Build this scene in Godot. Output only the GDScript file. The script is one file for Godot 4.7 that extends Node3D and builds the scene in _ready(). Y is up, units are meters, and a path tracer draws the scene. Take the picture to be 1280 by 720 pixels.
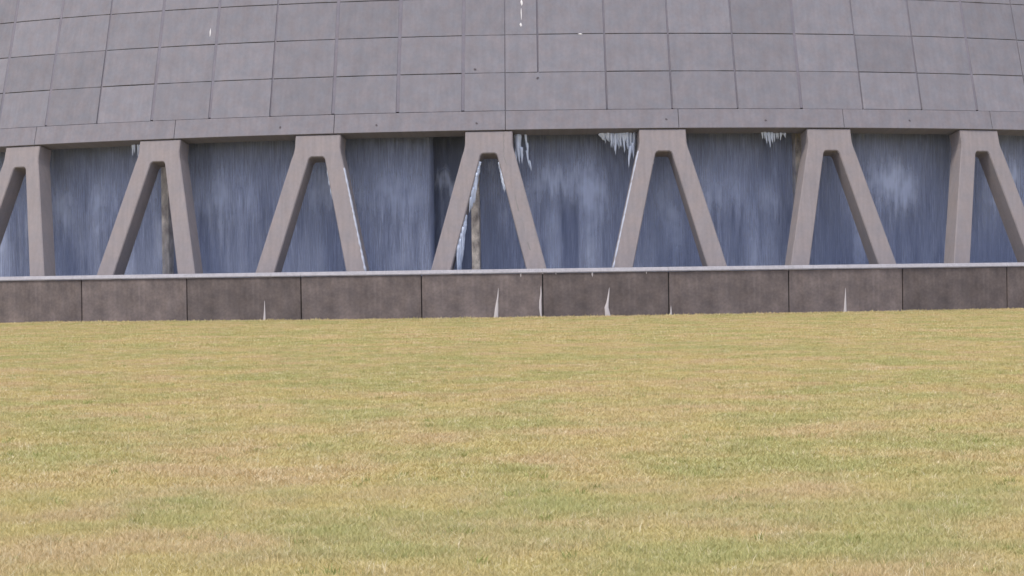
extends Node3D
# Base of a hyperbolic concrete cooling tower in winter, seen across a dormant lawn.
# The tower axis is the world's y axis; angles are degrees round it, 0 towards the camera.

const RING_Y := 8.31
const LEAN := 0.2425      # sine of the lean of the shell and of the legs
const UPR := 0.9701       # its cosine
const WALL_R := 52.0
var names := {}
var rng := RandomNumberGenerator.new()
var M := {}
var tower: Node3D

# ---------------------------------------------------------------- helpers
func numbered(parent: Node, called: String) -> String:
	var key := str(parent.get_instance_id()) + called
	var n: int = names.get(key, 0)
	names[key] = n + 1
	return called if n == 0 else "%s_%03d" % [called, n]

func put(o: Node3D, called: String, parent: Node = self) -> Node3D:
	o.name = numbered(parent, called)
	parent.add_child(o, true)
	return o

func obj(st: SurfaceTool, called: String, mat: Material, parent: Node = self) -> MeshInstance3D:
	st.generate_normals()
	var o := MeshInstance3D.new()
	o.mesh = st.commit()
	o.material_override = mat
	put(o, called, parent)
	return o

func tag(o: Node, label: String, category: String, group := "", kind := "") -> void:
	o.set_meta("label", label)
	if category: o.set_meta("category", category)
	if group: o.set_meta("group", group)
	if kind: o.set_meta("kind", kind)

func tool() -> SurfaceTool:
	var st := SurfaceTool.new()
	st.begin(Mesh.PRIMITIVE_TRIANGLES)
	st.set_smooth_group(-1)
	return st

func pt(deg: float, r: float, y: float) -> Vector3:
	var a := deg_to_rad(deg)
	return Vector3(r * sin(a), y, r * cos(a))

func shell_r(y: float) -> float:
	return sqrt(38.5 * 38.5 + 0.16 * (y - 85.0) * (y - 85.0))

func tri(st: SurfaceTool, a: Vector3, b: Vector3, c: Vector3, out: Vector3, ua := Vector2.ZERO, ub := Vector2.ZERO, uc := Vector2.ZERO) -> void:
	var n := (c - a).cross(b - a)
	if n.dot(out) < 0.0:
		var t := b
		b = c
		c = t
		var u := ub
		ub = uc
		uc = u
	st.set_uv(ua); st.add_vertex(a)
	st.set_uv(ub); st.add_vertex(b)
	st.set_uv(uc); st.add_vertex(c)

func quad(st: SurfaceTool, a: Vector3, b: Vector3, c: Vector3, d: Vector3, out: Vector3, ua := Vector2.ZERO, ub := Vector2.ZERO, uc := Vector2.ZERO, ud := Vector2.ZERO) -> void:
	tri(st, a, b, c, out, ua, ub, uc)
	tri(st, a, c, d, out, ua, uc, ud)

# a slab bent round the tower: leaning with the shell (leaning = true) or upright at radius r0
func curved_slab(st: SurfaceTool, d0: float, d1: float, y0: float, y1: float, proud: float, thick: float, chamfer: float, leaning: bool, r0: float, segs: int, wobble := 0.0) -> void:
	var ln := LEAN if leaning else 0.0
	var up := UPR if leaning else 1.0
	var ring: Array = []
	var lo: Array = []
	var hi: Array = []
	for i in segs + 1:
		var d := lerpf(d0, d1, float(i) / segs)
		lo.append(Vector2(d, y0 + rng.randf_range(-wobble, wobble)))
		hi.append(Vector2(d, y1 + rng.randf_range(-wobble, wobble)))
	for p in lo: ring.append(p)
	for i in segs + 1: ring.append(hi[segs - i])
	var mid := Vector2((d0 + d1) * 0.5, (y0 + y1) * 0.5)
	var place := func(p: Vector2, inset: float, deep: float) -> Vector3:
		var rr: float = shell_r(p.y) if leaning else r0
		var q := p
		var dd: float = inset / (rr * PI / 180.0)
		if inset > 0.0:
			if is_equal_approx(p.x, d0): q.x += dd
			if is_equal_approx(p.x, d1): q.x -= dd
			q.y += inset if p.y < mid.y else -inset
			rr = shell_r(q.y) if leaning else r0
		return pt(q.x, rr + (proud - deep) * up, q.y + (proud - deep) * ln)
	var out := pt(mid.x, 1.0, 0.0)
	var k := 50.0 * PI / 180.0
	for i in segs:
		var a: Vector2 = lo[i]
		var b: Vector2 = lo[i + 1]
		var c: Vector2 = hi[i + 1]
		var e: Vector2 = hi[i]
		quad(st, place.call(a, chamfer, 0.0), place.call(b, chamfer, 0.0), place.call(c, chamfer, 0.0), place.call(e, chamfer, 0.0), out,
			Vector2(a.x * k, -a.y), Vector2(b.x * k, -b.y), Vector2(c.x * k, -c.y), Vector2(e.x * k, -e.y))
		quad(st, place.call(a, 0.0, thick), place.call(b, 0.0, thick), place.call(c, 0.0, thick), place.call(e, 0.0, thick), -out)
	var centre := pt(mid.x, (shell_r(mid.y) if leaning else r0) - thick * 0.5, mid.y)
	var n := ring.size()
	for i in n:
		var p: Vector2 = ring[i]
		var q: Vector2 = ring[(i + 1) % n]
		var u := Vector2(p.x * k, -p.y)
		var v := Vector2(q.x * k, -q.y)
		var side: Vector3 = (place.call(p, 0.0, thick * 0.5) + place.call(q, 0.0, thick * 0.5)) * 0.5 - centre
		quad(st, place.call(p, chamfer, 0.0), place.call(q, chamfer, 0.0), place.call(q, 0.0, chamfer), place.call(p, 0.0, chamfer), side + out * 0.3, u, v, v, u)
		quad(st, place.call(p, 0.0, chamfer), place.call(q, 0.0, chamfer), place.call(q, 0.0, thick), place.call(p, 0.0, thick), side, u, v, v, u)

# ---------------------------------------------------------------- materials
func noise_image(seed_: int, freq: float, w: int, h: int, size: int, octaves := 4) -> PackedByteArray:
	var n := FastNoiseLite.new()
	n.seed = seed_
	n.noise_type = FastNoiseLite.TYPE_SIMPLEX_SMOOTH
	n.fractal_octaves = octaves
	n.frequency = freq
	var im := n.get_seamless_image(w, h, false, false, 0.12, true)
	im.convert(Image.FORMAT_L8)
	if w != size or h != size: im.resize(size, size, Image.INTERPOLATE_CUBIC)
	return im.get_data()

# layers: [bytes, contrast, tint towards] summed onto a base colour (linear), stored as sRGB
func mixed_texture(size: int, base: Color, layers: Array, grain: float, seed_: int) -> ImageTexture:
	var r := RandomNumberGenerator.new()
	r.seed = seed_
	var im := Image.create(size, size, true, Image.FORMAT_RGB8)
	for y in size:
		for x in size:
			var c := base
			for l in layers:
				var v: float = (float(l[0][y * size + x]) / 255.0 - 0.5) * 2.0
				var t: Color = l[2]
				var k: float = v * l[1]
				c = Color(c.r * (1.0 + k * t.r), c.g * (1.0 + k * t.g), c.b * (1.0 + k * t.b))
			var g := 1.0 + r.randf_range(-grain, grain)
			c = Color(c.r * g, c.g * g, c.b * g)
			im.set_pixel(x, y, c.clamp().linear_to_srgb())
	im.generate_mipmaps()
	return ImageTexture.create_from_image(im)

func mat(tex: Texture2D, uv_scale: float, rough: float, tint := Color.WHITE, triplanar := 0) -> StandardMaterial3D:
	var m := StandardMaterial3D.new()
	m.albedo_color = tint
	if tex: m.albedo_texture = tex
	m.roughness = rough
	m.metallic_specular = 0.35
	m.uv1_scale = Vector3.ONE * uv_scale
	if triplanar > 0:
		m.uv1_triplanar = true
		m.uv1_world_triplanar = triplanar == 2
	return m

func lin(r: float, g: float, b: float) -> Color:
	return Color(r, g, b).linear_to_srgb()

func make_materials() -> void:
	var white := Color(1, 1, 1)
	var blotch := noise_image(3, 0.012, 512, 512, 512)
	var fine := noise_image(5, 0.06, 512, 512, 512, 3)
	var streak := noise_image(8, 0.05, 512, 48, 512, 3)
	var warm := Color(1.0, 0.55, 0.1)
	var t := mixed_texture(512, Color(0.190, 0.185, 0.211), [[blotch, 0.09, white], [fine, 0.05, white], [streak, 0.05, white], [noise_image(31, 0.02, 512, 512, 512, 2), 0.05, Color(1, 0.1, -0.4)]], 0.04, 1)
	M.shell = []
	for k in [0.965, 0.985, 1.0, 1.02]:
		M.shell.append(mat(t, 1.0 / 7.3, 0.92, Color(k, k, k)))
	M.core = mat(t, 1.0 / 6.1, 0.95, Color(0.86, 0.85, 0.86), 2)
	M.filler = mat(t, 1.0 / 6.7, 0.95, Color(0.95, 0.94, 0.96))
	M.beam = mat(t, 1.0 / 5.7, 0.9, Color(1.0, 0.99, 0.985))
	var t2 := mixed_texture(512, Color(0.236, 0.213, 0.221), [[blotch, 0.10, warm], [fine, 0.07, white], [streak, 0.10, white]], 0.05, 2)
	M.column = mat(t2, 1.0 / 5.9, 0.9, Color.WHITE, 2)
	# dark, weathered basin wall: blotches, runs and a brown-green film
	var runs := noise_image(12, 0.035, 512, 40, 512, 4)
	var big := noise_image(13, 0.007, 512, 512, 512, 4)
	var t3 := mixed_texture(512, Color(0.135, 0.114, 0.113), [[big, 0.2, white], [blotch, 0.2, Color(1, 0.9, 0.75)], [fine, 0.13, white], [runs, 0.12, Color(0.9, 0.95, 1)]], 0.08, 3)
	M.wall = []
	for k in [0.94, 1.0, 1.05]:
		M.wall.append(mat(t3, 1.0 / 5.3, 0.88, Color(k, k, k)))
	var t4 := mixed_texture(512, Color(0.285, 0.278, 0.30), [[blotch, 0.2, white], [fine, 0.25, white]], 0.08, 4)
	M.coping = mat(t4, 1.0 / 3.1, 0.85, Color.WHITE, 2)
	var t5 := mixed_texture(512, Color(0.46, 0.39, 0.22), [[fine, 0.4, Color(1, 1, 0.8)], [blotch, 0.3, Color(1, 0.6, 0.6)]], 0.3, 5)
	M.ground = mat(t5, 0.7, 1.0, Color.WHITE, 2)
	var post_dark := noise_image(21, 0.03, 256, 128, 512, 4)
	var t6 := mixed_texture(512, Color(0.44, 0.40, 0.37), [[post_dark, 0.7, Color(1, 1, 0.95)], [fine, 0.2, white]], 0.08, 6)
	M.post = mat(t6, 1.0 / 3.3, 0.75, Color.WHITE, 1)
	M.dark = mat(null, 1.0, 0.9, lin(0.10, 0.10, 0.10))
	M.fill = mat(null, 1.0, 0.8, lin(0.06, 0.06, 0.065))
	M.algae = mat(null, 1.0, 0.95, lin(0.185, 0.18, 0.18))
	M.plug = mat(null, 1.0, 0.9, lin(0.09, 0.08, 0.09))
	M.lime = mat(null, 1.0, 0.8, lin(0.62, 0.61, 0.62))
	var ice := mat(null, 1.0, 0.3, lin(0.56, 0.63, 0.77))
	ice.metallic_specular = 0.5
	M.ice = ice
	M.rime = mat(null, 1.0, 0.7, lin(0.40, 0.43, 0.51))
	M.leak = mat(null, 1.0, 0.6, lin(0.48, 0.455, 0.47))
	var sheet := mat(null, 1.0, 0.45, lin(0.20, 0.235, 0.355))
	M.sheet = sheet
	var drop := mat(null, 1.0, 0.4)
	drop.vertex_color_use_as_albedo = true
	M.drop = drop
	var water := mat(null, 1.0, 0.08, lin(0.05, 0.06, 0.07))
	M.water = water
	var grass := mat(null, 1.0, 0.75)
	grass.vertex_color_use_as_albedo = true
	grass.metallic_specular = 0.2
	grass.backlight_enabled = true
	grass.backlight = lin(0.36, 0.32, 0.17)
	grass.cull_mode = BaseMaterial3D.CULL_DISABLED
	M.grass = grass

# ---------------------------------------------------------------- tower
func build_tower() -> void:
	tower = put(Node3D.new(), "cooling_tower")
	tag(tower, "huge grey concrete cooling tower shell standing on splayed A-shaped legs", "cooling tower")
	var lifts := [9.17]
	for i in 6: lifts.append(9.17 + 1.727 * (i + 1))
	var top: float = lifts[-1]
	# shell: inner core with the cast panels in front, bare surface above
	var st := tool()
	var ys: Array = []
	var y := RING_Y + 0.3
	while y < top: ys.append(y); y += 1.4
	ys.append(top)
	var bare := ys.size() - 1
	for i in 14: ys.append(top + (112.0 - top) * (i + 1) / 14.0)
	for i in ys.size() - 1:
		var o0 := 0.17 if i < bare else 0.0
		for k in 120:
			var a := k * 3.0
			var p := [pt(a, shell_r(ys[i]) - o0, ys[i]), pt(a + 3, shell_r(ys[i]) - o0, ys[i]), pt(a + 3, shell_r(ys[i + 1]) - o0, ys[i + 1]), pt(a, shell_r(ys[i + 1]) - o0, ys[i + 1])]
			quad(st, p[0], p[1], p[2], p[3], pt(a + 1.5, 1, 0))
			var q := [pt(a, shell_r(ys[i]) - 0.8, ys[i]), pt(a + 3, shell_r(ys[i]) - 0.8, ys[i]), pt(a + 3, shell_r(ys[i + 1]) - 0.8, ys[i + 1]), pt(a, shell_r(ys[i + 1]) - 0.8, ys[i + 1])]
			quad(st, q[0], q[1], q[2], q[3], -pt(a + 1.5, 1, 0))
			if i == bare - 1:
				quad(st, p[3], p[2], pt(a + 3, shell_r(top), top), pt(a, shell_r(top), top), Vector3.DOWN)
	var shell := obj(st, "shell", M.core, tower)
	# vertical joints: [angle, width, filled strip]
	var joints := [[-7.10, 0.15], [-3.67, 0.14], [-1.46, 0.035], [0.27, 0.07], [3.83, 0.075], [7.25, 0.075]]
	for i in 9: joints.push_front([-7.10 - 3.46 * (i + 1), [0.14, 0.08, 0.12][i % 3]])
	for i in 9: joints.append([7.25 + 3.5 * (i + 1), [0.075, 0.13, 0.06][i % 3]])
	var deg := 180.0 / PI
	for row in 6:
		var y0: float = lifts[row]
		var y1: float = lifts[row + 1]
		var rr := shell_r((y0 + y1) * 0.5)
		for j in joints.size() - 1:
			if row == 0 and j == 12: continue      # the joint beside the middle column stops at the first lift
			var a: float = joints[j][0] + joints[j][1] * 0.5 / rr * deg
			var to := j + 2 if row == 0 and j == 11 else j + 1
			var b: float = joints[to][0] - joints[to][1] * 0.5 / rr * deg
			# the lift joint is nearly closed beside the meridian joint
			var tight: bool = (j == 10 or j == 11 or j == 12 and row == 0) or rng.randf() < 0.22
			var gap := 0.007 if tight else rng.randf_range(0.014, 0.024)
			if row == 0: gap = rng.randf_range(0.004, 0.012)
			st = tool()
			curved_slab(st, a, b, y0 + gap, y1 - (0.006 if tight else 0.012), rng.randf_range(-0.006, 0.006), 0.15, 0.012, true, 0.0, 6, 0.005)
			obj(st, "shell_panel", M.shell[rng.randi() % 4], shell)
	# mortar strips in the vertical joints; they stop short of the ring beam
	for jn in joints:
		st = tool()
		var w: float = jn[1] * 0.5 / 48.7 * deg
		var back := 0.035 if jn[1] > 0.1 else 0.06
		curved_slab(st, jn[0] - w * 1.02, jn[0] + w * 1.02, 9.17 + (1.72 if absf(jn[0] - 0.27) < 0.01 else 0.06 if jn[1] > 0.05 else 0.0), top, -back, 0.1, 0.0, true, 0.0, 1)
		obj(st, "joint_filler", M.filler, shell)
	# ring beam under the shell
	for k in range(-4, 4):
		var a := -1.46 + 9.0 * k
		st = tool()
		curved_slab(st, a + 0.012, a + 9.0 - 0.012, RING_Y, 9.163, 0.012, 0.85, 0.014, true, 0.0, 14)
		obj(st, "ring_beam", M.beam, tower)
	# patched tie holes
	for h in [[-8.19, 8.63], [-2.94, 8.62], [-3.04, 11.08], [0.24, 10.64], [6.9, 8.7], [-13.4, 8.66], [12.2, 8.64], [20.4, 8.66]]:
		st = tool()
		var rr := shell_r(h[1])
		var c := pt(h[0], rr + 0.004, h[1])
		var out := pt(h[0], UPR, LEAN)
		var tx := pt(h[0] + 90.0, 1.0, 0.0)
		var ty := out.cross(tx).normalized()
		for i in 10:
			var e0 := i * TAU / 10.0
			var e1 := (i + 1) * TAU / 10.0
			var s := 0.05 + 0.012 * sin(h[0] * 7.0 + i)
			var p0 := c + (tx * cos(e0) + ty * sin(e0)) * s
			var p1 := c + (tx * cos(e1) + ty * sin(e1)) * s
			tri(st, c + out * 0.018, p0 + out * 0.014, p1 + out * 0.014, out)
			quad(st, p0 + out * 0.014, p1 + out * 0.014, p1 * 1.0 - out * 0.03, p0 - out * 0.03, p0 - c)
		obj(st, "tie_hole_patch", M.plug, shell)
	# lime crusts on the shell
	for e in [[-0.555, 14.11, 0.05, 0.16], [-0.61, 13.08, 0.05, 0.1], [-0.58, 13.6, 0.022, 0.3], [2.55, 12.62, 0.1, 0.035], [-17.9, 13.2, 0.03, 0.2]]:
		st = tool()
		var p := pt(e[0], shell_r(e[1]), e[1])
		lump(st, Transform3D(lean_basis(e[0]), p), [[0.0, -e[3], 0.008], [e[2] * 0.2, -e[3] * 0.4, e[2]], [-e[2] * 0.1, e[3] * 0.2, e[2] * 1.1], [0.0, e[3], 0.01]], 0.028)
		obj(st, "lime_crust", M.lime, shell)
	# columns
	var col := MeshInstance3D.new()
	col.mesh = column_mesh()
	col.material_override = M.column
	for k in range(-4, 5):
		var c: MeshInstance3D = col if k == -4 else col.duplicate()
		put(c, "a_frame_column", tower)
		c.transform = column_place(k)
	# algae-stained hairline running down one column
	var tr := column_place(0)
	for leg in [[0.66, 0.05, 0.66, 1.2], [0.67, 1.2, 2.0, 6.2]]:
		var n := 14
		for i in n:
			var f0 := float(i) / n
			var f1 := float(i + 1) / n
			var x0 := lerpf(leg[0], leg[2], f0) + 0.02 * sin(f0 * 23.0)
			var x1 := lerpf(leg[0], leg[2], f1) + 0.02 * sin(f1 * 23.0)
			var w := 0.006 + 0.018 * maxf(0.0, sin(f0 * 17.0 + leg[0])) if leg[1] > 1.0 else 0.012
			if leg[1] > 1.0 and (i % 3 == 1 or i % 5 == 2): continue
			st = tool()
			box_between(st, tr * Vector3(x0, -lerpf(leg[1], leg[3], f0), 0.0), tr * Vector3(x1, -lerpf(leg[1], leg[3], f1), 0.0), tr.basis.x * w, tr.basis.z * 0.004)
			obj(st, "algae_streak", M.algae, tower)
	# posts of the fill support, just inside the legs
	for d in [-21.23, -3.233, 14.77]:
		st = tool()
		var rp := 47.5
		var half := 0.19
		curved_slab(st, d - half / rp * deg, d + half / rp * deg, 0.2, 8.55, 0.0, 0.45, 0.025, false, rp, 1)
		obj(st, "support_post", M.post, tower)
	# fill deck that the water falls from
	st = tool()
	for k in 72:
		var a := k * 5.0
		for rad in [[0.0, 30.0], [30.0, 48.2]]:
			quad(st, pt(a, rad[0], 8.5), pt(a + 5, rad[0], 8.5), pt(a + 5, rad[1], 8.5), pt(a, rad[1], 8.5), Vector3.DOWN)
			quad(st, pt(a, rad[0], 9.6), pt(a + 5, rad[0], 9.6), pt(a + 5, rad[1], 9.6), pt(a, rad[1], 9.6), Vector3.UP)
		quad(st, pt(a, 48.2, 8.5), pt(a + 5, 48.2, 8.5), pt(a + 5, 48.2, 9.6), pt(a, 48.2, 9.6), pt(a + 2.5, 1, 0))
	obj(st, "fill_deck", M.fill, tower)

func lean_basis(d: float) -> Basis:
	var o := pt(d, 1.0, 0.0)
	return Basis(pt(d + 90.0, 1.0, 0.0), Vector3(0, UPR, 0) - o * LEAN, o * UPR + Vector3(0, LEAN, 0))

func column_place(k: int) -> Transform3D:
	var d := -2.32 + 9.0 * k
	return Transform3D(lean_basis(d), pt(d, shell_r(RING_Y) - 0.05, RING_Y - 0.035))

func box_between(st: SurfaceTool, a: Vector3, b: Vector3, x: Vector3, z: Vector3) -> void:
	var y := b - a
	quad(st, a - x + z, a + x + z, b + x + z, b - x + z, z)
	quad(st, a - x - z, a + x - z, b + x - z, b - x - z, -z)
	quad(st, a - x - z, a - x + z, b - x + z, b - x - z, -x)
	quad(st, a + x - z, a + x + z, b + x + z, b + x - z, x)
	quad(st, a - x - z, a + x - z, a + x + z, a - x + z, -y)
	quad(st, b - x - z, b + x - z, b + x + z, b - x + z, y)

const OUTER := [[1.05, 0.0], [1.055, 0.62], [1.10, 0.86], [1.18, 1.12], [2.80, 7.35]]
const INNER := [[1.90, 7.35], [0.42, 1.32], [0.385, 1.16], [0.33, 1.07], [0.25, 1.03]]

func column_mesh() -> ArrayMesh:
	var half: PackedVector2Array = []
	for p in OUTER: half.append(Vector2(p[0], -p[1]))
	for p in INNER: half.append(Vector2(p[0], -p[1]))
	var poly: PackedVector2Array = []
	for p in half: poly.append(p)
	for i in half.size(): poly.append(Vector2(-half[half.size() - 1 - i].x, half[half.size() - 1 - i].y))
	var c := 0.04
	var n := poly.size()
	var inset: PackedVector2Array = []
	var clockwise := Geometry2D.is_polygon_clockwise(poly)
	for i in n:
		var e0 := (poly[i] - poly[(i + n - 1) % n]).normalized()
		var e1 := (poly[(i + 1) % n] - poly[i]).normalized()
		var n0 := Vector2(-e0.y, e0.x)
		var n1 := Vector2(-e1.y, e1.x)
		var m := (n0 + n1).normalized()
		var k := c / maxf(0.4, m.dot(n0))
		inset.append(poly[i] + m * k)
	if not Geometry2D.is_point_in_polygon(inset[1], poly):
		for i in n: inset[i] = poly[i] * 2.0 - inset[i]
	var st := tool()
	var idx := Geometry2D.triangulate_polygon(inset)
	for i in range(0, idx.size(), 3):
		var a := inset[idx[i]]
		var b := inset[idx[i + 1]]
		var d := inset[idx[i + 2]]
		tri(st, Vector3(a.x, a.y, 0), Vector3(b.x, b.y, 0), Vector3(d.x, d.y, 0), Vector3.BACK)
	idx = Geometry2D.triangulate_polygon(poly)
	for i in range(0, idx.size(), 3):
		var a := poly[idx[i]]
		var b := poly[idx[i + 1]]
		var d := poly[idx[i + 2]]
		tri(st, Vector3(a.x, a.y, -0.85), Vector3(b.x, b.y, -0.85), Vector3(d.x, d.y, -0.85), Vector3.FORWARD)
	for i in n:
		var j := (i + 1) % n
		var a := poly[i]
		var b := poly[j]
		var ai := inset[i]
		var bi := inset[j]
		var mid := (a + b) * 0.5
		var out2 := mid - (ai + bi) * 0.5
		var out := Vector3(out2.x, out2.y, 0)
		quad(st, Vector3(ai.x, ai.y, 0), Vector3(bi.x, bi.y, 0), Vector3(b.x, b.y, -c), Vector3(a.x, a.y, -c), out + Vector3(0, 0, 0.02))
		quad(st, Vector3(a.x, a.y, -c), Vector3(b.x, b.y, -c), Vector3(b.x, b.y, -0.85), Vector3(a.x, a.y, -0.85), out)
	st.generate_normals()
	return st.commit()

# ---------------------------------------------------------------- basin wall
func build_wall() -> void:
	var wall := put(Node3D.new(), "basin_wall")
	tag(wall, "low dark stained concrete basin wall with pale coping between tower and lawn", "wall")
	var cuts := [-5.456, 0.323, 6.335]
	for i in 5: cuts.push_front(-5.456 - 5.9 * (i + 1))
	for i in 5: cuts.append(6.335 + 5.9 * (i + 1))
	var st := tool()
	var n := 90
	for i in n:
		var a := lerpf(cuts[0], cuts[-1], float(i) / n)
		var b := lerpf(cuts[0], cuts[-1], float(i + 1) / n)
		quad(st, pt(a, 51.86, -0.2), pt(b, 51.86, -0.2), pt(b, 51.86, 1.9), pt(a, 51.86, 1.9), pt(a, 1, 0))
		quad(st, pt(a, 51.6, -0.2), pt(b, 51.6, -0.2), pt(b, 51.6, 1.9), pt(a, 51.6, 1.9), -pt(a, 1, 0))
		quad(st, pt(a, 51.6, 1.9), pt(b, 51.6, 1.9), pt(b, 51.86, 1.9), pt(a, 51.86, 1.9), Vector3.UP)
	obj(st, "wall_core", M.dark, wall)
	for i in cuts.size() - 1:
		st = tool()
		curved_slab(st, cuts[i] + 0.026, cuts[i + 1] - 0.026, -0.15, 1.935, 0.0, 0.13, 0.015, false, WALL_R + rng.randf_range(-0.012, 0.008), 12)
		obj(st, "wall_panel", M.wall[i % 3], wall)
		# coping stone: small front face, sloping weathering, flat top
		st = tool()
		var prof := [[51.52, 1.945], [52.05, 1.945], [52.06, 1.985], [51.93, 2.115], [51.9, 2.13], [51.52, 2.135]]
		var segs := 12
		for k in segs:
			var a := lerpf(cuts[i] + 0.004, cuts[i + 1] - 0.004, float(k) / segs)
			var b := lerpf(cuts[i] + 0.004, cuts[i + 1] - 0.004, float(k + 1) / segs)
			var mid := Vector2(51.8, 2.03)
			for p in prof.size():
				var u: Array = prof[p]
				var v: Array = prof[(p + 1) % prof.size()]
				var o2 := Vector2((u[0] + v[0]) * 0.5, (u[1] + v[1]) * 0.5) - mid
				quad(st, pt(a, u[0], u[1]), pt(b, u[0], u[1]), pt(b, v[0], v[1]), pt(a, v[0], v[1]), pt(a, o2.x * 0.25, 0) + Vector3(0, o2.y, 0))
		for e in [cuts[i] + 0.004, cuts[i + 1] - 0.004]:
			for p in range(1, prof.size() - 1):
				tri(st, pt(e, prof[0][0], prof[0][1]), pt(e, prof[p][0], prof[p][1]), pt(e, prof[p + 1][0], prof[p + 1][1]), pt(e + 90.0, 1, 0) * (-1.0 if e < (cuts[i] + cuts[i + 1]) * 0.5 else 1.0))
		obj(st, "coping", M.coping, wall)

# ---------------------------------------------------------------- ice
# a flat-backed lumpy crust along rows of [x, y, half width], bulging towards +z
func lump(st: SurfaceTool, tr: Transform3D, rows: Array, bulge: float) -> void:
	var rings: Array = []
	for r in rows:
		var ring: Array = []
		var h: float = minf(bulge, r[2] * 1.1)
		for i in 7:
			var a := PI * i / 6.0
			var k := 1.0 + rng.randf_range(-0.12, 0.12)
			ring.append(tr * Vector3(r[0] - cos(a) * r[2], r[1], sin(a) * h * k - 0.004))
		rings.append(ring)
	st.set_smooth_group(0)
	for i in rings.size() - 1:
		for j in 6:
			quad(st, rings[i][j], rings[i][j + 1], rings[i + 1][j + 1], rings[i + 1][j], tr.basis.z + tr.basis.x * (j - 2.5) * 0.3)
		quad(st, rings[i][0], rings[i][6], rings[i + 1][6], rings[i + 1][0], -tr.basis.z)

func icicle(st: SurfaceTool, at: Vector3, length: float, r: float, seed_: int, bend := Vector3.ZERO) -> void:
	var g := RandomNumberGenerator.new()
	g.seed = seed_
	var n := 9
	var sides := 7
	var rings: Array = []
	var mids: Array = []
	for i in n + 1:
		var f := float(i) / n
		var rr := r * (pow(1.0 - f, 0.75)) * (1.0 + g.randf_range(-0.2, 0.2)) + 0.003
		var c := at + Vector3(0, -length * f, 0) + bend * f + Vector3(sin(f * 5.0 + seed_), 0, 0) * r * 0.25 * f
		mids.append(c)
		var ring: Array = []
		for s in sides:
			var a := s * TAU / sides
			ring.append(c + Vector3(cos(a) * rr, 0, sin(a) * rr * 0.8))
		rings.append(ring)
	st.set_smooth_group(0)
	for i in n:
		for s in sides:
			var t := (s + 1) % sides
			quad(st, rings[i][s], rings[i][t], rings[i + 1][t], rings[i + 1][s], rings[i][s] + rings[i][t] - mids[i] * 2.0)
	for s in sides:
		tri(st, rings[0][s], rings[0][(s + 1) % sides], at + Vector3(0, 0.05, 0), Vector3.UP)

# every icicle is [angle, height of its root, length, radius, radius from the axis]
func icicles(label: String, list: Array) -> void:
	var first: Array = list[0]
	var root := Node3D.new()
	root.position = pt(first[0], first[4], first[1])
	put(root, "icicle_cluster")
	tag(root, label, "icicles", "icicle clusters under the tower")
	for i in list.size():
		var a: Array = list[i]
		var st := tool()
		icicle(st, pt(a[0], a[4], a[1]) - root.position, a[2], a[3], int(a[0] * 1000.0) + i, Vector3(a[5], 0, 0) if a.size() > 5 else Vector3.ZERO)
		obj(st, "icicle", M.ice, root)

func fringe(d0: float, d1: float, y: float, r: float, n: int, lengths: Array, rad := 0.06) -> Array:
	var out: Array = []
	for i in n:
		var f := (i + 0.5) / n
		var k := f * (lengths.size() - 1)
		var j := mini(int(k), lengths.size() - 2)
		var l: float = lerpf(lengths[j], lengths[j + 1], k - j)
		l *= rng.randf_range(0.45, 1.12)
		out.append([lerpf(d0, d1, f) + rng.randf_range(-0.03, 0.03), y + rng.randf_range(-0.02, 0.04), l, rad * rng.randf_range(0.6, 1.3), r + rng.randf_range(-0.12, 0.12)])
	return out

# icicles along the underside of a leg: side -1 or 1 of column k, from s0 to s1 down the leg
func leg_fringe(k: int, side: int, s0: float, s1: float, n: int, lengths: Array, rad := 0.05) -> Array:
	var out: Array = []
	var tr := column_place(k)
	for i in n:
		var f := (i + 0.5) / n
		var s := lerpf(s0, s1, f)
		var x := 0.42 + (s - 1.32) * (1.90 - 0.42) / (7.35 - 1.32)
		var p := tr * Vector3(side * (x + 0.012), -s, -0.22 + rng.randf_range(-0.12, 0.12))
		var kk := f * (lengths.size() - 1)
		var j := mini(int(kk), lengths.size() - 2)
		out.append([rad_to_deg(atan2(p.x, p.z)), p.y, lerpf(lengths[j], lengths[j + 1], kk - j) * rng.randf_range(0.6, 1.1), rad * rng.randf_range(0.7, 1.3), Vector2(p.x, p.z).length()])
	return out

func rime(k: int, side: int, s0: float, s1: float, thick: float, label: String) -> void:
	var st := tool()
	st.set_smooth_group(0)
	var n := 40
	var rings: Array = []
	for i in n + 1:
		var s := lerpf(s0, s1, float(i) / n)
		var x := 0.0
		for j in OUTER.size() - 1:
			if s >= OUTER[j][1] and s <= OUTER[j + 1][1]:
				x = lerpf(OUTER[j][0], OUTER[j + 1][0], (s - OUTER[j][1]) / (OUTER[j + 1][1] - OUTER[j][1]))
		var r := thick * (0.62 + 0.5 * rng.randf()) * (0.35 if i == 0 or i == n else 1.0)
		var ring: Array = []
		for q in 7:
			var a := q * TAU / 7.0
			ring.append(Vector3(side * (x - 0.02 + cos(a) * r * 0.7), -s, -0.10 + sin(a) * r * 1.5))
		rings.append(ring)
	for i in n:
		for q in 7:
			var t := (q + 1) % 7
			var a := (q + 0.5) * TAU / 7.0
			quad(st, rings[i][q], rings[i][t], rings[i + 1][t], rings[i + 1][q], Vector3(side * cos(a), 0, sin(a)))
	var o := obj(st, "rime_ice", M.rime)
	o.transform = column_place(k)
	tag(o, label, "ice", "rime along the column edges")

func leak(d: float, rows: Array, label: String, bulge := 0.05) -> void:
	var st := tool()
	lump(st, Transform3D.IDENTITY, rows, bulge)
	var o := obj(st, "frozen_leak", M.leak)
	o.transform = Transform3D(Basis(Vector3.UP, deg_to_rad(d)), pt(d, WALL_R, 0.0))
	tag(o, label, "ice", "frozen leaks on the basin wall")

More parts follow.
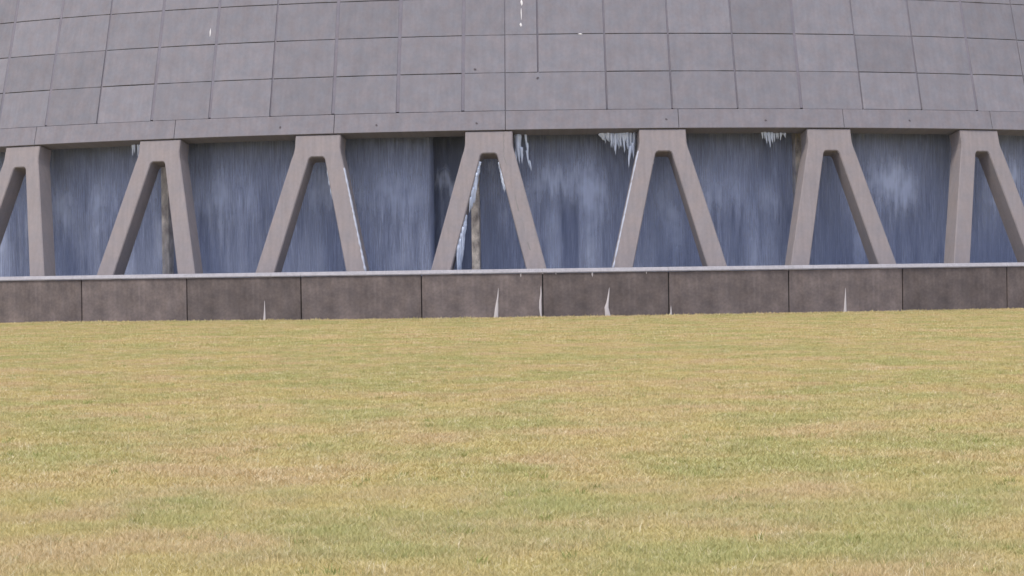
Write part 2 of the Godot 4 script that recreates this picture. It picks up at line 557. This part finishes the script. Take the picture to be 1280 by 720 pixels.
func build_ice() -> void:
	icicles("broad fringe of icicles under the ring beam beside the right-hand column cap", fringe(3.45, 5.35, 8.13, 48.5, 34, [0.18, 0.4, 0.75, 0.7, 0.8, 0.95, 1.0], 0.075) + fringe(3.5, 5.38, 8.13, 48.42, 26, [0.2, 0.35, 0.5, 0.55, 0.6, 0.7], 0.13) + [[4.30, 8.1, 0.92, 0.06, 48.6], [5.10, 7.55, 0.95, 0.09, 48.6, -0.12], [5.22, 7.7, 0.7, 0.08, 48.6]])
	icicles("forked icicle clump hanging right of the middle column cap", [[-0.93, 8.15, 0.95, 0.10, 48.5], [-0.84, 8.14, 1.32, 0.13, 48.55, 0.02], [-0.74, 8.15, 1.05, 0.09, 48.5], [-0.70, 7.55, 0.72, 0.09, 48.55, 0.08], [-0.93, 7.5, 0.62, 0.08, 48.5, -0.03], [-0.44, 8.14, 1.15, 0.06, 48.5, 0.12], [-0.38, 7.4, 0.75, 0.055, 48.5, 0.1], [-0.24, 6.95, 0.45, 0.04, 48.5, 0.08], [-0.36, 7.75, 0.6, 0.07, 48.5, 0.03]])
	icicles("ragged icicles along upper inside of middle column's left leg", leg_fringe(0, -1, 1.35, 3.1, 30, [0.5, 0.75, 0.95, 0.8, 0.6], 0.085))
	icicles("long jagged icicle sheet low inside the middle column's left leg", leg_fringe(0, -1, 3.75, 5.4, 28, [0.5, 1.05, 1.5, 1.5, 1.0], 0.085) + [[-4.30, 3.15, 0.95, 0.045, 49.9, -0.02]])
	icicles("thin icicles along inside of middle column's right leg", leg_fringe(0, 1, 1.35, 2.5, 9, [0.35, 0.5, 0.4], 0.05))
	icicles("short icicles under the ring beam near the left frame edge", fringe(-22.5, -21.4, 8.13, 48.5, 9, [0.5, 0.7, 0.4]))
	icicles("small icicles inside the right leg of the column left of the dark gap", leg_fringe(-1, 1, 1.4, 2.6, 8, [0.4, 0.6, 0.4]))
	icicles("icicle fringe under the ring beam far right", fringe(12.2, 13.6, 8.13, 48.5, 14, [0.7, 0.6, 0.4, 0.25]))
	icicles("tiny icicles in the notch of the right-hand column", leg_fringe(1, -1, 1.4, 1.8, 4, [0.12, 0.15], 0.03))
	rime(0, -1, 0.75, 5.6, 0.036, "thin white rime along the left edge of the middle column")
	rime(1, -1, 0.9, 6.4, 0.075, "thick white rime along left edge of the right-hand column")
	rime(-1, 1, 1.5, 6.4, 0.085, "white rime along right edge of the column left of centre")
	leak(-1.90, [[0.11, 1.33, 0.008], [0.085, 1.0, 0.03], [0.05, 0.75, 0.045], [0.02, 0.45, 0.08], [0.0, 0.2, 0.09], [-0.02, -0.02, 0.11]], "narrow whitish frozen leak left of middle wall joint", 0.04)
	leak(0.205, [[0.03, 1.42, 0.008], [0.03, 1.05, 0.03], [0.0, 0.75, 0.05], [-0.005, 0.45, 0.06], [0.01, 0.2, 0.045], [0.03, -0.02, 0.035]], "slim frozen leak running down beside the middle wall joint")
	leak(3.41, [[0.075, 1.28, 0.008], [0.035, 0.95, 0.035], [-0.01, 0.65, 0.055], [-0.06, 0.42, 0.095], [-0.03, 0.2, 0.11], [0.0, -0.02, 0.14]], "widest white frozen leak, flaring at foot of basin wall", 0.08)
	leak(6.43, [[0.0, 0.45, 0.008], [0.0, 0.25, 0.03], [-0.01, -0.02, 0.055]], "small frozen leak at foot of right-hand wall joint", 0.03)
	leak(-13.2, [[0.0, 0.9, 0.008], [0.0, 0.5, 0.03], [-0.02, -0.02, 0.07]], "frozen leak on the wall left of centre", 0.04)
	leak(15.1, [[0.02, 1.1, 0.008], [0.0, 0.6, 0.04], [-0.02, -0.02, 0.08]], "frozen leak on the wall far right", 0.04)
	var names_ := ["small white ice drip under coping just left of middle joint", "faint ice drip under coping just right of middle joint", "brightest small ice drip under coping at wall panel centre", "small ice drip under coping near right-hand wall joint"]
	var i := 0
	for p in [[-0.71, 0.028, 0.17], [0.96, 0.018, 0.08], [2.69, 0.034, 0.20], [5.27, 0.024, 0.10]]:
		leak(p[0], [[0.0, 1.94, p[1]], [0.0, 1.94 - p[2] * 0.5, p[1] * 1.1], [0.005, 1.94 - p[2], 0.006]], names_[i], 0.03)
		i += 1

# ---------------------------------------------------------------- falling water
func build_water() -> void:
	var st := tool()
	for k in 72:
		tri(st, pt(k * 5.0, 51.6, 1.1), pt(k * 5.0 + 5, 51.6, 1.1), Vector3(0, 1.1, 0), Vector3.UP)
	var w := obj(st, "water", M.water)
	w.set_meta("kind", "structure")
	var root := put(Node3D.new(), "falling_water")
	tag(root, "blue-grey curtain of falling water behind the tower's concrete legs", "water", "", "stuff")
	var n := FastNoiseLite.new()
	n.seed = 40
	n.frequency = 1.0
	n.fractal_octaves = 3
	for part in [[-42.0, -5.72, 46.2], [-3.06, 40.0, 46.2], [-180.0, 180.0, 44.9]]:
		st = tool()
		st.set_smooth_group(0)
		var cols := int((part[1] - part[0]) * (5.0 if part[2] > 46.0 else 1.0))
		for i in cols:
			for j in 12:
				var q: Array = []
				for c in [[0, 0], [1, 0], [1, 1], [0, 1]]:
					var d := lerpf(part[0], part[1], float(i + c[0]) / cols)
					var y := lerpf(0.9, 8.45, float(j + c[1]) / 12.0)
					q.append(pt(d, part[2] + 0.34 * n.get_noise_2d(d * 0.9, y * 0.1), y))
				quad(st, q[0], q[1], q[2], q[3], pt((part[0] + part[1]) * 0.5 if part[2] > 46.0 else lerpf(part[0], part[1], (i + 0.5) / cols), 1, 0))
		var o := obj(st, "dense_rain", M.sheet, root)
		o.set_meta("kind", "stuff")
	var g := RandomNumberGenerator.new()
	g.seed = 77
	# banks of denser spray: [angle, height, half width in degrees, half height, strength]
	var puffs := [[-9.6, 5.7, 0.9, 1.0, 0.6], [-8.3, 5.9, 0.55, 1.1, 0.9], [-7.6, 5.6, 0.5, 0.9, 0.8], [-6.6, 5.6, 0.7, 1.1, 1.0], [-7.2, 3.4, 0.5, 1.5, 0.45], [-6.2, 3.0, 0.35, 1.6, 0.4], [-9.0, 3.0, 0.4, 1.5, 0.3],
		[-2.45, 6.9, 0.45, 0.35, 0.9], [-2.2, 5.7, 0.5, 0.9, 0.5], [-1.65, 4.7, 0.35, 0.8, 0.6],
		[-0.35, 5.2, 0.45, 0.8, 0.6], [0.35, 6.0, 0.6, 0.7, 0.8], [0.9, 6.35, 0.5, 0.6, 0.7], [1.6, 6.2, 0.7, 0.55, 0.8], [2.5, 6.0, 0.7, 0.8, 1.0], [3.1, 5.5, 0.6, 1.2, 1.0], [3.75, 5.3, 0.6, 1.0, 0.8],
		[0.95, 3.3, 0.4, 2.0, 0.75], [3.0, 3.3, 0.45, 2.2, 0.75], [0.1, 3.2, 0.3, 1.6, 0.35], [7.2, 5.0, 0.7, 1.2, 0.7], [7.7, 3.6, 0.5, 1.4, 0.7], [6.6, 3.2, 0.4, 1.3, 0.4]]
	var gap_puffs := [[-5.4, 6.4, 0.35, 0.4, 1.6], [-4.95, 5.95, 0.45, 0.45, 1.3], [-4.6, 5.2, 0.45, 0.6, 0.7], [-5.3, 4.6, 0.3, 0.8, 0.4]]
	for i in 46:
		var d := g.randf_range(-34.0, -10.5) if i % 2 == 0 else g.randf_range(8.7, 31.0)
		var low := i % 5 == 4
		puffs.append([d, g.randf_range(2.8, 3.8) if low else g.randf_range(5.1, 6.4), g.randf_range(0.3, 0.5) if low else g.randf_range(0.5, 0.9), g.randf_range(1.4, 2.0) if low else g.randf_range(0.7, 1.2), g.randf_range(0.4, 0.9)])
	# veils of fine spray, one behind the other; how much of each is water decides how much shows through
	for layer in [[46.75, -42.0, -5.72, 0], [46.75, -3.06, 40.0, 1], [47.15, -42.0, -5.74, 2], [47.15, -3.04, 40.0, 3], [45.6, -6.4, -2.8, 4]]:
		var a0: float = layer[1]
		var a1: float = layer[2]
		var wpx := int((a1 - a0) * 24.0)
		var hpx := 192
		var im := Image.create(wpx, hpx, true, Image.FORMAT_RGBA8)
		var list: Array = gap_puffs if layer[3] == 4 else puffs
		for x in wpx:
			var d := lerpf(a0, a1, (x + 0.5) / wpx)
			var near: Array = []
			for p in list:
				if absf(d - p[0]) < p[2] * 2.4: near.append([exp(-pow((d - p[0]) / p[2], 2.0)) * p[4], p[1], p[3]])
			for y in hpx:
				var h := lerpf(8.4, 0.9, (y + 0.5) / hpx)
				var finger := n.get_noise_2d(d * 2.3 + layer[3] * 31.0, h * 0.16)
				var fine := n.get_noise_2d(d * 7.0 + layer[3] * 57.0, h * 0.3)
				var cloud := n.get_noise_2d(d * 0.8 + layer[3] * 17.0, h * 0.7)
				var spray := 0.0
				var hh := h + finger * 0.7
				for p in near: spray += p[0] * exp(-pow((hh - p[1]) / p[2], 2.0))
				var k := 0.10 + 0.10 * finger + 0.04 * fine + 0.42 * spray * (0.9 + 0.6 * cloud + 0.25 * fine)
				if layer[3] == 4: k = k * 1.6 - 0.12
				if absf(d - 1.93) < 0.46: k *= lerpf(1.0, 0.12, smoothstep(5.6, 4.4, h))
				im.set_pixel(x, y, Color(1, 1, 1, clampf(k, 0.0, 0.8)))
		im.generate_mipmaps()
		var vm := mat(ImageTexture.create_from_image(im), 1.0, 0.6, lin(0.53, 0.59, 0.76))
		vm.transparency = BaseMaterial3D.TRANSPARENCY_ALPHA
		vm.texture_repeat = false
		vm.metallic_specular = 0.1
		st = tool()
		st.set_smooth_group(0)
		var cols := int((a1 - a0) * 3.0)
		for i in cols:
			for j in 8:
				var q: Array = []
				var uv: Array = []
				for c in [[0, 0], [1, 0], [1, 1], [0, 1]]:
					var u := float(i + c[0]) / cols
					var v := float(j + c[1]) / 8.0
					q.append(pt(lerpf(a0, a1, u), layer[0] + 0.15 * n.get_noise_2d(u * (a1 - a0) * 1.2 + layer[3] * 7.0, v), lerpf(0.9, 8.4, v)))
					uv.append(Vector2(u, 1.0 - v))
				quad(st, q[0], q[1], q[2], q[3], pt((a0 + a1) * 0.5, 1, 0), uv[0], uv[1], uv[2], uv[3])
		var veil := obj(st, "spray_veil", vm, root)
		veil.set_meta("kind", "stuff")
	# single falling streaks in front
	var mm := MultiMesh.new()
	mm.transform_format = MultiMesh.TRANSFORM_3D
	mm.use_colors = true
	var prism := tool()
	for i in 3:
		var a := i * TAU / 3.0 + 0.5
		var b := (i + 1) * TAU / 3.0 + 0.5
		var p := Vector3(cos(a), 0, sin(a)) * 0.0015
		var q := Vector3(cos(b), 0, sin(b)) * 0.0015
		quad(prism, p + Vector3(0, 0.5, 0), q + Vector3(0, 0.5, 0), q - Vector3(0, 0.5, 0), p - Vector3(0, 0.5, 0), p + q)
	prism.generate_normals()
	mm.mesh = prism.commit()
	var buf := PackedFloat32Array()
	var count := 0
	for i in 70000:
		var d := g.randf_range(-36.0, 33.0)
		var y := g.randf_range(1.0, 8.1)
		var gap := d > -5.72 and d < -3.05
		var dens := 0.5 + 0.6 * n.get_noise_2d(d * 0.42 + 9.0, y * 0.05)
		if gap: dens *= 0.25
		if g.randf() > dens: continue
		var rr := g.randf_range(45.6, 46.6) if gap else g.randf_range(46.9, 48.0)
		var tone := g.randf_range(0.92, 1.06)
		var l := g.randf_range(0.3, 1.0)
		var at := pt(d, rr, minf(y + l * 0.5, 8.35) - l * 0.5)
		buf.append_array([1.0, 0.0, 0.0, at.x, 0.0, l, 0.0, at.y, 0.0, 0.0, 1.0, at.z, 0.34 * tone, 0.39 * tone, 0.56 * tone, 1.0])
		count += 1
	mm.instance_count = count
	mm.buffer = buf
	var s := MultiMeshInstance3D.new()
	s.multimesh = mm
	s.material_override = M.drop
	put(s, "falling_streaks", root)
	s.set_meta("kind", "stuff")
	print("streaks ", count)

# ---------------------------------------------------------------- lawn
func tuft(seed_: int, blades: int, spread: float, h0: float, h1: float, width: float) -> ArrayMesh:
	var g := RandomNumberGenerator.new()
	g.seed = seed_
	var st := SurfaceTool.new()
	st.begin(Mesh.PRIMITIVE_TRIANGLES)
	st.set_smooth_group(-1)
	for i in blades:
		var a := g.randf() * TAU
		var at := Vector3(cos(a), 0, sin(a)) * spread * sqrt(g.randf())
		var h := g.randf_range(h0, h1)
		var dir := g.randf() * TAU
		var lean := Vector3(cos(dir), 0, sin(dir)) * h * g.randf_range(0.15, 1.0)
		var f := g.randf() * TAU
		var x := Vector3(cos(f), 0, sin(f)) * width * g.randf_range(0.6, 1.2)
		var m := at + Vector3(0, h * 0.6, 0) + lean * 0.35
		var tip := at + Vector3(0, h, 0) + lean
		var k := g.randf_range(0.72, 1.25)
		var warm := g.randf_range(-0.08, 0.10)
		st.set_color(Color(k * (1.0 + warm), k, k * (1.0 - warm)))
		st.add_vertex(at - x); st.add_vertex(m - x * 0.8); st.add_vertex(at + x)
		st.add_vertex(at + x); st.add_vertex(m - x * 0.8); st.add_vertex(m + x * 0.8)
		st.add_vertex(m - x * 0.8); st.add_vertex(tip); st.add_vertex(m + x * 0.8)
	st.generate_normals()
	return st.commit()

func build_lawn() -> void:
	var st := tool()
	quad(st, Vector3(-700, 0, -700), Vector3(700, 0, -700), Vector3(700, 0, 700), Vector3(-700, 0, 700), Vector3.UP)
	var ground := obj(st, "ground", M.ground)
	ground.set_meta("kind", "structure")
	var lawn := put(Node3D.new(), "lawn_grass")
	tag(lawn, "dormant straw-coloured mown lawn with greenish patches before the basin wall", "grass", "", "stuff")
	var n := FastNoiseLite.new()
	n.seed = 11
	n.frequency = 1.0
	n.fractal_octaves = 3
	var g := RandomNumberGenerator.new()
	g.seed = 5
	# [from, to, tufts per square metre, blades, spread, blade height, width]
	var zones := [[11.0, 19.0, 900.0, 22, 0.055, 0.018, 0.055, 0.0019], [19.0, 32.0, 420.0, 24, 0.075, 0.018, 0.055, 0.0027], [32.0, 60.0, 150.0, 26, 0.12, 0.02, 0.06, 0.0045], [60.0, 105.0, 70.0, 28, 0.18, 0.02, 0.06, 0.008]]
	for z in zones.size():
		var zone: Array = zones[z]
		var buf := PackedFloat32Array()
		var count := 0
		var cell: float = 1.0 / sqrt(zone[2])
		var d: float = zone[0]
		while d < zone[1]:
			var reach := d * 0.2207 * 1.2 + 0.8
			var x := -reach
			while x < reach:
				var px := x + g.randf() * cell
				var pz := 152.0 - d - g.randf() * cell
				x += cell
				var rad := px * px + pz * pz
				if rad < 52.06 * 52.06: continue
				var a := n.get_noise_2d(px * 0.42, pz * 0.30)
				var b := n.get_noise_2d(px * 0.13 + 40.0, pz * 0.11)
				var c := n.get_noise_2d(px * 1.3 + 90.0, pz * 1.1)
				var e := n.get_noise_2d(px * 0.5 - 70.0, pz * 0.38 + 20.0)
				var green := clampf(0.33 + 1.1 * a + 0.75 * b + 0.4 * c + g.randf_range(-0.22, 0.22), 0.0, 1.0)
				var pink := clampf(0.45 + 1.3 * e + 0.5 * c + g.randf_range(-0.2, 0.2), 0.0, 1.0)
				var col := Color(0.55, 0.475, 0.235).lerp(Color(0.58, 0.465, 0.285), pink).lerp(Color(0.45, 0.44, 0.205), green)
				if g.randf() < 0.05: col = Color(0.70, 0.63, 0.45)
				elif g.randf() < 0.02 and green > 0.4: col = Color(0.24, 0.31, 0.11)
				var t := g.randf_range(0.85, 1.13)
				var s := g.randf_range(0.7, 1.25)
				if rad < 52.4 * 52.4:
					s *= g.randf_range(1.2, 2.4)
					col = col.lerp(Color(0.66, 0.58, 0.36), 0.6)
				var r := g.randf() * TAU
				var cs := cos(r) * s
				var sn := sin(r) * s
				var hs := s * (0.9 + 0.35 * c)
				buf.append_array([cs, 0.0, sn, px, 0.0, hs, 0.0, 0.0, -sn, 0.0, cs, pz, col.r * t, col.g * t, col.b * t, 1.0])
				count += 1
			d += cell
		var mm := MultiMesh.new()
		mm.transform_format = MultiMesh.TRANSFORM_3D
		mm.use_colors = true
		mm.mesh = tuft(100 + z, zone[3], zone[4], zone[5], zone[6], zone[7])
		mm.instance_count = count
		mm.buffer = buf
		var o := MultiMeshInstance3D.new()
		o.multimesh = mm
		o.material_override = M.grass
		put(o, "grass_tufts", lawn)
		o.set_meta("kind", "stuff")
		print("tufts ", count)
	# stray pale seed stalks and a few broad green clumps standing out of the mown grass
	for kind in 2:
		var buf := PackedFloat32Array()
		var count := 0
		for i in (900 if kind == 0 else 500):
			var d := 11.5 + 45.0 * pow(g.randf(), 1.4)
			var px := g.randf_range(-1.0, 1.0) * (d * 0.265 + 0.8)
			var s := g.randf_range(0.6, 1.3)
			var r := g.randf() * TAU
			var t := g.randf_range(0.85, 1.1)
			var col := Color(0.68, 0.60, 0.42) if kind == 0 else Color(0.33, 0.36, 0.14)
			buf.append_array([cos(r) * s, 0.0, sin(r) * s, px, 0.0, s, 0.0, 0.0, -sin(r) * s, 0.0, cos(r) * s, 152.0 - d, col.r * t, col.g * t, col.b * t, 1.0])
			count += 1
		var mm := MultiMesh.new()
		mm.transform_format = MultiMesh.TRANSFORM_3D
		mm.use_colors = true
		mm.mesh = tuft(300, 3, 0.02, 0.06, 0.12, 0.0016) if kind == 0 else tuft(301, 26, 0.05, 0.03, 0.075, 0.0035)
		mm.instance_count = count
		mm.buffer = buf
		var o := MultiMeshInstance3D.new()
		o.multimesh = mm
		o.material_override = M.grass
		put(o, "seed_stalks" if kind == 0 else "green_clumps", lawn)
		o.set_meta("kind", "stuff")

func _ready() -> void:
	rng.seed = 2024
	var cam := Camera3D.new()
	cam.name = "camera"
	cam.fov = 14.15
	cam.far = 2000.0
	cam.near = 0.5
	add_child(cam)
	cam.position = Vector3(0, 1.7, 152.0)
	cam.basis = Basis(Vector3.UP, deg_to_rad(0.59)) * Basis(Vector3.RIGHT, deg_to_rad(-0.22)) * Basis(Vector3.BACK, deg_to_rad(-0.8))
	cam.current = true
	var sky_mat := ProceduralSkyMaterial.new()
	sky_mat.sky_top_color = Color(0.80, 0.82, 0.90)
	sky_mat.sky_horizon_color = Color(0.78, 0.80, 0.86)
	sky_mat.ground_horizon_color = Color(0.6, 0.58, 0.52)
	sky_mat.ground_bottom_color = Color(0.4, 0.37, 0.28)
	var sky := Sky.new()
	sky.sky_material = sky_mat
	var env := Environment.new()
	env.background_mode = Environment.BG_SKY
	env.sky = sky
	env.tonemap_mode = Environment.TONE_MAPPER_LINEAR
	env.tonemap_exposure = 1.95
	env.sdfgi_enabled = true
	env.ssao_enabled = true
	env.ssil_enabled = true
	var we := WorldEnvironment.new()
	we.name = "environment"
	we.environment = env
	add_child(we)
	var sun := DirectionalLight3D.new()
	sun.name = "sun"
	sun.light_color = Color(1.0, 0.96, 0.9)
	sun.light_energy = 0.5
	sun.light_angular_distance = 14.0
	sun.shadow_enabled = true
	add_child(sun)
	sun.look_at_from_position(Vector3(-50, 170, 70), Vector3.ZERO)
	make_materials()
	build_tower()
	build_wall()
	build_water()
	build_lawn()
	build_ice()
